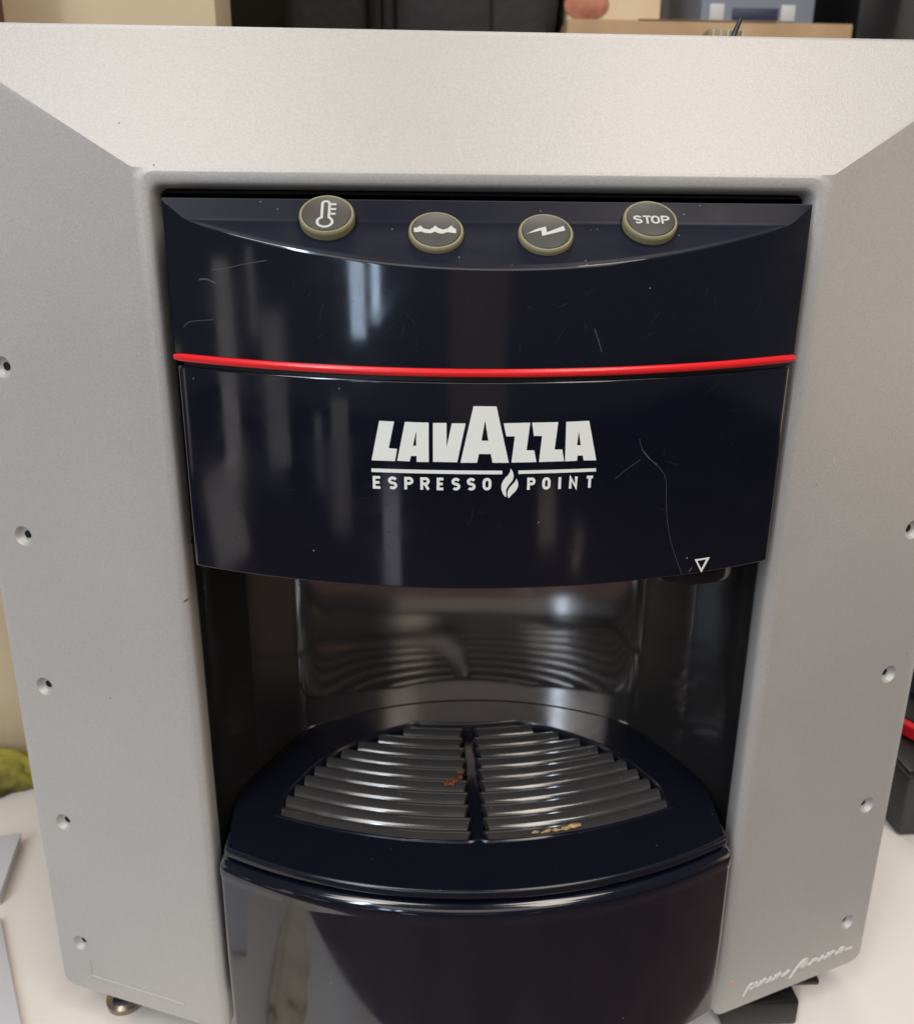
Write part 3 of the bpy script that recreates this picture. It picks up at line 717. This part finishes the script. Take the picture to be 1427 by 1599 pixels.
# curved slats, each with a rolled front edge
SP = [(-0.0032, -0.0056), (-0.0037, -0.0044), (-0.0038, -0.0034), (-0.0035, -0.0024), (-0.0028, -0.0015), (-0.0016, -0.0008), (0.0002, -0.0004), (0.0022, -0.0006), (0.0036, -0.0018), (0.0032, -0.0044)]
for s in (-1, 1):
    for i in range(NS):
        y0 = YS0 + PITCH * i; xe = slat_end(y0) + 0.0013; V = []; n = 22
        for k in range(n + 1):
            x = 0.0034 + (xe - 0.0034) * k / n; y = y0 + x * x / (2 * RS)
            e = 1.0
            for oy, oz in SP:
                xx = x + (0.0010 * (-oy / 0.003) - 0.00035 * math.sin(i * 2.4 + s) if k == 0 else 0)     # sheared inner ends
                V.append((s * xx, y + oy, ZL + oz * e))
        F = grid_faces(n + 1, len(SP), True) + [tuple(range(len(SP))), tuple(range(n * len(SP), (n + 1) * len(SP)))]
        mesh('slat', V, F, M_SLAT, tray, smooth=55)
bm = bmesh.new(); add_box(bm, -0.0026, 0.0026, YF + 0.002, YB - 0.001, ZL - 0.0056, ZL - 0.0034, bevel=0.0006)
from_bm('grille_spine', bm, M_TRAY, tray)

# --- pedestal below the tray
Z2 = -0.2383
def ped_prof(x):
    pts = [(-0.012, Z2 + 0.0016), (-0.0040, Z2 + 0.0016), (-0.0012, Z2 + 0.0010), (0.0006, Z2 - 0.0002), (0.0006, -0.2800), (0.0004, -0.3160), (-0.001, -0.3166), (-0.02, -0.3168)]
    pts = fillet(pts, 5, 0.0008, 2); pts[3:4] = []
    pts.insert(3, (0.0003, Z2 - 0.0008)); pts.insert(4, (0.0006, Z2 - 0.0026)); pts.insert(5, (0.00065, Z2 - 0.0042)); pts.insert(6, (0.0004, Z2 - 0.0056)); pts.insert(7, (0.0003, Z2 - 0.0075))
    return pts
shell('pedestal', plan(PW + 0.0002, YP, RP, back=0.03, r=0.0018), ped_prof, M_NAVY, mach, smooth=50)
# residue on the grille
def crumbs(name, lumps, material, seed, **props):
    bm = bmesh.new(); rg = random.Random(seed)
    for x, y, z, rx, ry, rz in lumps:
        r = bmesh.ops.create_icosphere(bm, subdivisions=3, radius=1.0); vs = r['verts']; ph = [rg.uniform(0, 6) for _ in range(4)]
        for v in vs:
            v.co *= 1 + 0.25 * sin(3.1 * v.co.x + ph[0]) * cos(3.7 * v.co.y + ph[1]) + 0.16 * sin(8 * v.co.z + 6 * v.co.x + ph[2]) + 0.12 * sin(11 * v.co.y + ph[3])
        bmesh.ops.transform(bm, matrix=Matrix.Translation((x, y, z)) @ Matrix.Rotation(rg.uniform(-.5, .5), 4, 'Z') @ Matrix.Diagonal((rx, ry, rz, 1)), verts=vs)
    from_bm(name, bm, material, None, smooth=70, **props)
Zc = ZL + 0.0001
crumbs('coffee_crumb', [(-0.0098, 0.0262, Zc, 0.0022, 0.0016, 0.0006), (-0.0076, 0.0278, Zc, 0.0016, 0.0012, 0.0006), (-0.0058, 0.0292, Zc, 0.0013, 0.0008, 0.0004), (-0.0115, 0.0250, Zc, 0.0010, 0.0014, 0.0005), (-0.0050, 0.0330, Zc - 0.0002, 0.0012, 0.0007, 0.0004), (-0.0085, 0.0240, Zc, 0.0006, 0.0005, 0.0004)], M_CRUMB, 3, label='dark rusty crumb of dried coffee beside the middle of the drip grille', category='coffee crumb')
crumbs('dried_crumb', [(0.0375, -0.0024, Zc, 0.0026, 0.0010, 0.0006), (0.0340, -0.0034, Zc - 0.0003, 0.0018, 0.0008, 0.0005), (0.0302, -0.0040, Zc - 0.0004, 0.0014, 0.0007, 0.0004), (0.0262, -0.0046, Zc - 0.0005, 0.0020, 0.0006, 0.0004), (0.0220, -0.0050, Zc - 0.0005, 0.0012, 0.0006, 0.0004)], M_TAN, 5, label='pale tan dried residue on the frontmost right slat of the drip grille', category='dried crumb')

# ================================================================ things around the machine
# left: cloth, cartons
def lump(name, c, rx, ry, h, material, seed, label, cat, amp=0.35, sub=5, rot=0.0):
    bm = bmesh.new(); bmesh.ops.create_icosphere(bm, subdivisions=sub, radius=1.0)
    rg = random.Random(seed); W = [(Vector((rg.gauss(0, 1), rg.gauss(0, 1), rg.gauss(0, 1))).normalized() * rg.uniform(2.5, 9), rg.uniform(0, 6)) for _ in range(14)]
    for v in bm.verts:
        k = sum(abs(sin(v.co.dot(w) + p)) / (w.length ** .6) for w, p in W) / 3.0
        v.co *= (1 - amp) + amp * k
        v.co.z = max(v.co.z, -0.25)
        px, py = v.co.x * rx, v.co.y * ry; ca, sa = cos(rot), sin(rot)
        v.co = Vector((c[0] + px * ca - py * sa, c[1] + px * sa + py * ca, c[2] + (v.co.z + 0.25) * h))
    return from_bm(name, bm, material, None, smooth=70, label=label, category=cat)
lump('cloth', (-0.318, 0.200, TZ + 0.0005), 0.048, 0.022, 0.016, M_CLOTH, 4, 'crumpled yellow green cleaning cloth on the white table against the cream wall', 'cloth')
lump('crumpled_paper', (-0.128, -0.066, TZ + 0.0005), 0.040, 0.013, 0.007, M_CREAM, 9, 'crumpled cream paper seen mirrored low in the dark pedestal front', 'paper', amp=0.5, rot=0.85)
t = thing('white_carton', 'flat cool white card box at the lower left edge, nearer the yellow cloth', 'box', (-0.30, 0.10, TZ))
t.location = (0, 0, 0)
R = Matrix.Translation((-0.2545, 0.1405, TZ + 0.0004)) @ Matrix.Rotation(radians(-2), 4, 'Z') @ Matrix(((1, -0.22, 0, 0), (0, 1, 0, 0), (0, 0, 1, 0), (0, 0, 0, 1)))
R = Matrix.Translation((-0.2545, 0.1405, TZ + 0.0004)) @ Matrix.Rotation(radians(12.5), 4, 'Z')
box('carton_body', (-0.14, 0.0, -0.048, 0.0, 0.0, 0.0060), M_PAPER, t, bevel=0.0008, mtx=R)
box('carton_lid', (-0.1405, 0.0005, -0.0485, 0.0005, 0.0063, 0.0073), M_PAPER, t, bevel=0.0003, mtx=R)
R = Matrix.Translation((-0.239, 0.083, TZ + 0.0004)) @ Matrix.Rotation(radians(32), 4, 'Z')
box('paper_sheets', (-0.16, 0.0, -0.15, 0.0, 0.0, 0.0025), M_PAPER, bevel=0.0004, mtx=R, label='white paper sheets in the bottom left corner, nearer than the flat card box', category='paper')
SX = -0.2370
t = thing('wooden_shelf', 'red brown wooden shelf end at the extreme top left corner', 'shelf')
box('shelf_board', (-0.62, SX, 0.15, 0.2245, 0.045, 0.060), M_BROWN, t, bevel=0.001)
box('shelf_end', (SX - 0.018, SX, 0.148, 0.2245, 0.0605, 0.40), M_BROWN, t, bevel=0.001)

# behind: cabinet with boxes standing on it
SZ = 0.100
t = thing('cabinet', 'dark low cabinet behind the coffee machine, under the cardboard carton', 'cabinet')
box('carcass', (-0.136, 0.75, 0.40, 1.0, -1.0995, SZ - 0.02), M_DARKWALL, t, bevel=0.002)
box('top_board', (-0.138, 0.76, 0.39, 1.0, SZ - 0.0195, SZ), M_DARKWALL, t, bevel=0.002)
t = thing('black_bag', 'black soft bag behind the machine, left of the cardboard carton', 'bag')
bm = bmesh.new(); add_box(bm, -0.130, 0.088, 0.46, 0.66, SZ + 0.0005, 0.34, bevel=0.02, seg=4)
for v in bm.verts: v.co.x += (v.co.z - 0.15) * 0.12 * (1 if v.co.x > 0 else 0); v.co.y += 0.006 * sin(60 * v.co.x)
from_bm('bag_body', bm, M_BAG, t)
box('bag_pocket', (-0.040, 0.035, 0.448, 0.4605, SZ + 0.01, 0.30), M_BAG, t, bevel=0.005)
bm = bmesh.new(); tube(bm, [(-0.055, 0.452, SZ + 0.02), (-0.055, 0.449, 0.20), (-0.05, 0.452, 0.33)], 0.006, 8); from_bm('bag_strap', bm, M_BLACK, t)
o = box('dark_case', (-0.34, -0.02, 0.74, 0.95, SZ + 0.0005, 0.50), M_BLACK, bevel=0.01); o['label'] = 'black case standing behind the black bag, next to the cream wall'; o['category'] = 'case'
t = thing('cardboard_carton', 'low brown cardboard carton behind the top right of the machine', 'box')
box('carton_body', (0.094, 0.322, 0.45, 0.62, SZ + 0.0005, 0.1535), M_CARD, t, bevel=0.001)
box('carton_tape', (0.15, 0.26, 0.4492, 0.62, 0.1537, 0.1540), M_CARD, t, bevel=0)
t = thing('printed_packet', 'cream packet with a red brown printed patch standing on the cardboard carton', 'packet')
box('packet_body', (0.097, 0.172, 0.47, 0.56, 0.1542, 0.30), M_PRINT, t, bevel=0.001)
bm = bmesh.new(); lathe(bm, [(0.0, 0.0), (0.018, 0.0), (0.018, 0.0008)], 24, Matrix.Translation((0.112, 0.4695, 0.168)) @ Matrix.Rotation(radians(90), 4, 'X'))
for v in bm.verts: v.co.z = 0.168 + (v.co.z - 0.168) * 0.62
from_bm('printed_patch', bm, M_PRINTRED, t)
t = thing('blue_grey_device', 'blue grey device with a dark slot between two white squares, on the carton', 'device')
box('device_body', (0.208, 0.303, 0.48, 0.58, 0.1542, 0.30), M_BLUEGREY, t, bevel=0.003)
box('slot', (0.234, 0.272, 0.4788, 0.4802, 0.162, 0.1705), M_NAVYSLOT, t, bevel=0.0005)
for x in (0.221, 0.280): box('white_square', (x - 0.006, x + 0.006, 0.4785, 0.4802, 0.161, 0.173), M_PALE, t, bevel=0.0005)
o = box('black_speaker_box', (0.33, 0.365, 0.46, 0.64, SZ + 0.0005, 0.30), M_BLACK, bevel=0.003); o['label'] = 'narrow black upright box at the top right behind the machine'; o['category'] = 'black box'
o = box('grey_panel', (0.372, 0.60, 0.50, 0.53, SZ + 0.0005, 0.34), M_DARKWALL, bevel=0.003); o['label'] = 'dark grey upright panel in the top right corner'; o['category'] = 'panel'
# scrap of strap lying on top of the machine
t = thing('strap_end', 'tan woven strap end with a black clip on top of the machine', 'strap')
bm = bmesh.new(); add_box(bm, 0.0872, 0.1020, 0.0740, 0.0830, 0.0402, 0.0632, bevel=0.0018)
for v in bm.verts:
    if v.co.z > 0.055: v.co.z += 0.0016 * sin((v.co.x - 0.088) * 260) - 0.0012 * (v.co.x > 0.099)
from_bm('webbing', bm, M_STRAP, t)
bm = bmesh.new()
for k in range(5): add_box(bm, 0.0885 + 0.0028 * k, 0.0898 + 0.0028 * k, 0.0733, 0.0842, 0.0402, 0.0622, bevel=0.0004)
from_bm('webbing_ribs', bm, M_TAN2, t)
bm = bmesh.new(); tube(bm, [(0.0945, 0.0722, 0.050), (0.0965, 0.0722, 0.0600), (0.0985, 0.0722, 0.0655)], lambda q: 0.0013 * (1 - 0.4 * q), 8); from_bm('clip', bm, M_BLACK, t)

# right: dark box, black bowl with red rim
t = thing('dark_box', 'dark grey box on the table right of the machine', 'box')
box('box_body', (0.2615, 0.42, 0.130, 0.26, TZ + 0.0005, -0.3115), M_GREYBOX, t, bevel=0.002)
box('box_lid', (0.2605, 0.421, 0.129, 0.261, -0.3110, -0.3060), M_BLACK, t, bevel=0.001)
t = thing('red_lidded_pot', 'black pot with a red lid edge on the dark box at the right edge', 'pot', )
q = Matrix.Translation((0.3175, 0.180, 0))
bm = bmesh.new(); lathe(bm, [(0.0, -0.3056), (0.036, -0.3056), (0.042, -0.302), (0.043, -0.276), (0.0, -0.274)], 40, q); from_bm('pot_body', bm, M_NAVY, t)
bm = bmesh.new(); lathe(bm, [(0.0, -0.2655), (0.0, -0.2655)][:0] + [(0.0432, -0.3052), (0.0452, -0.3040), (0.0455, -0.2965), (0.0432, -0.2945)], 40, q); from_bm('red_band', bm, M_RED, t)
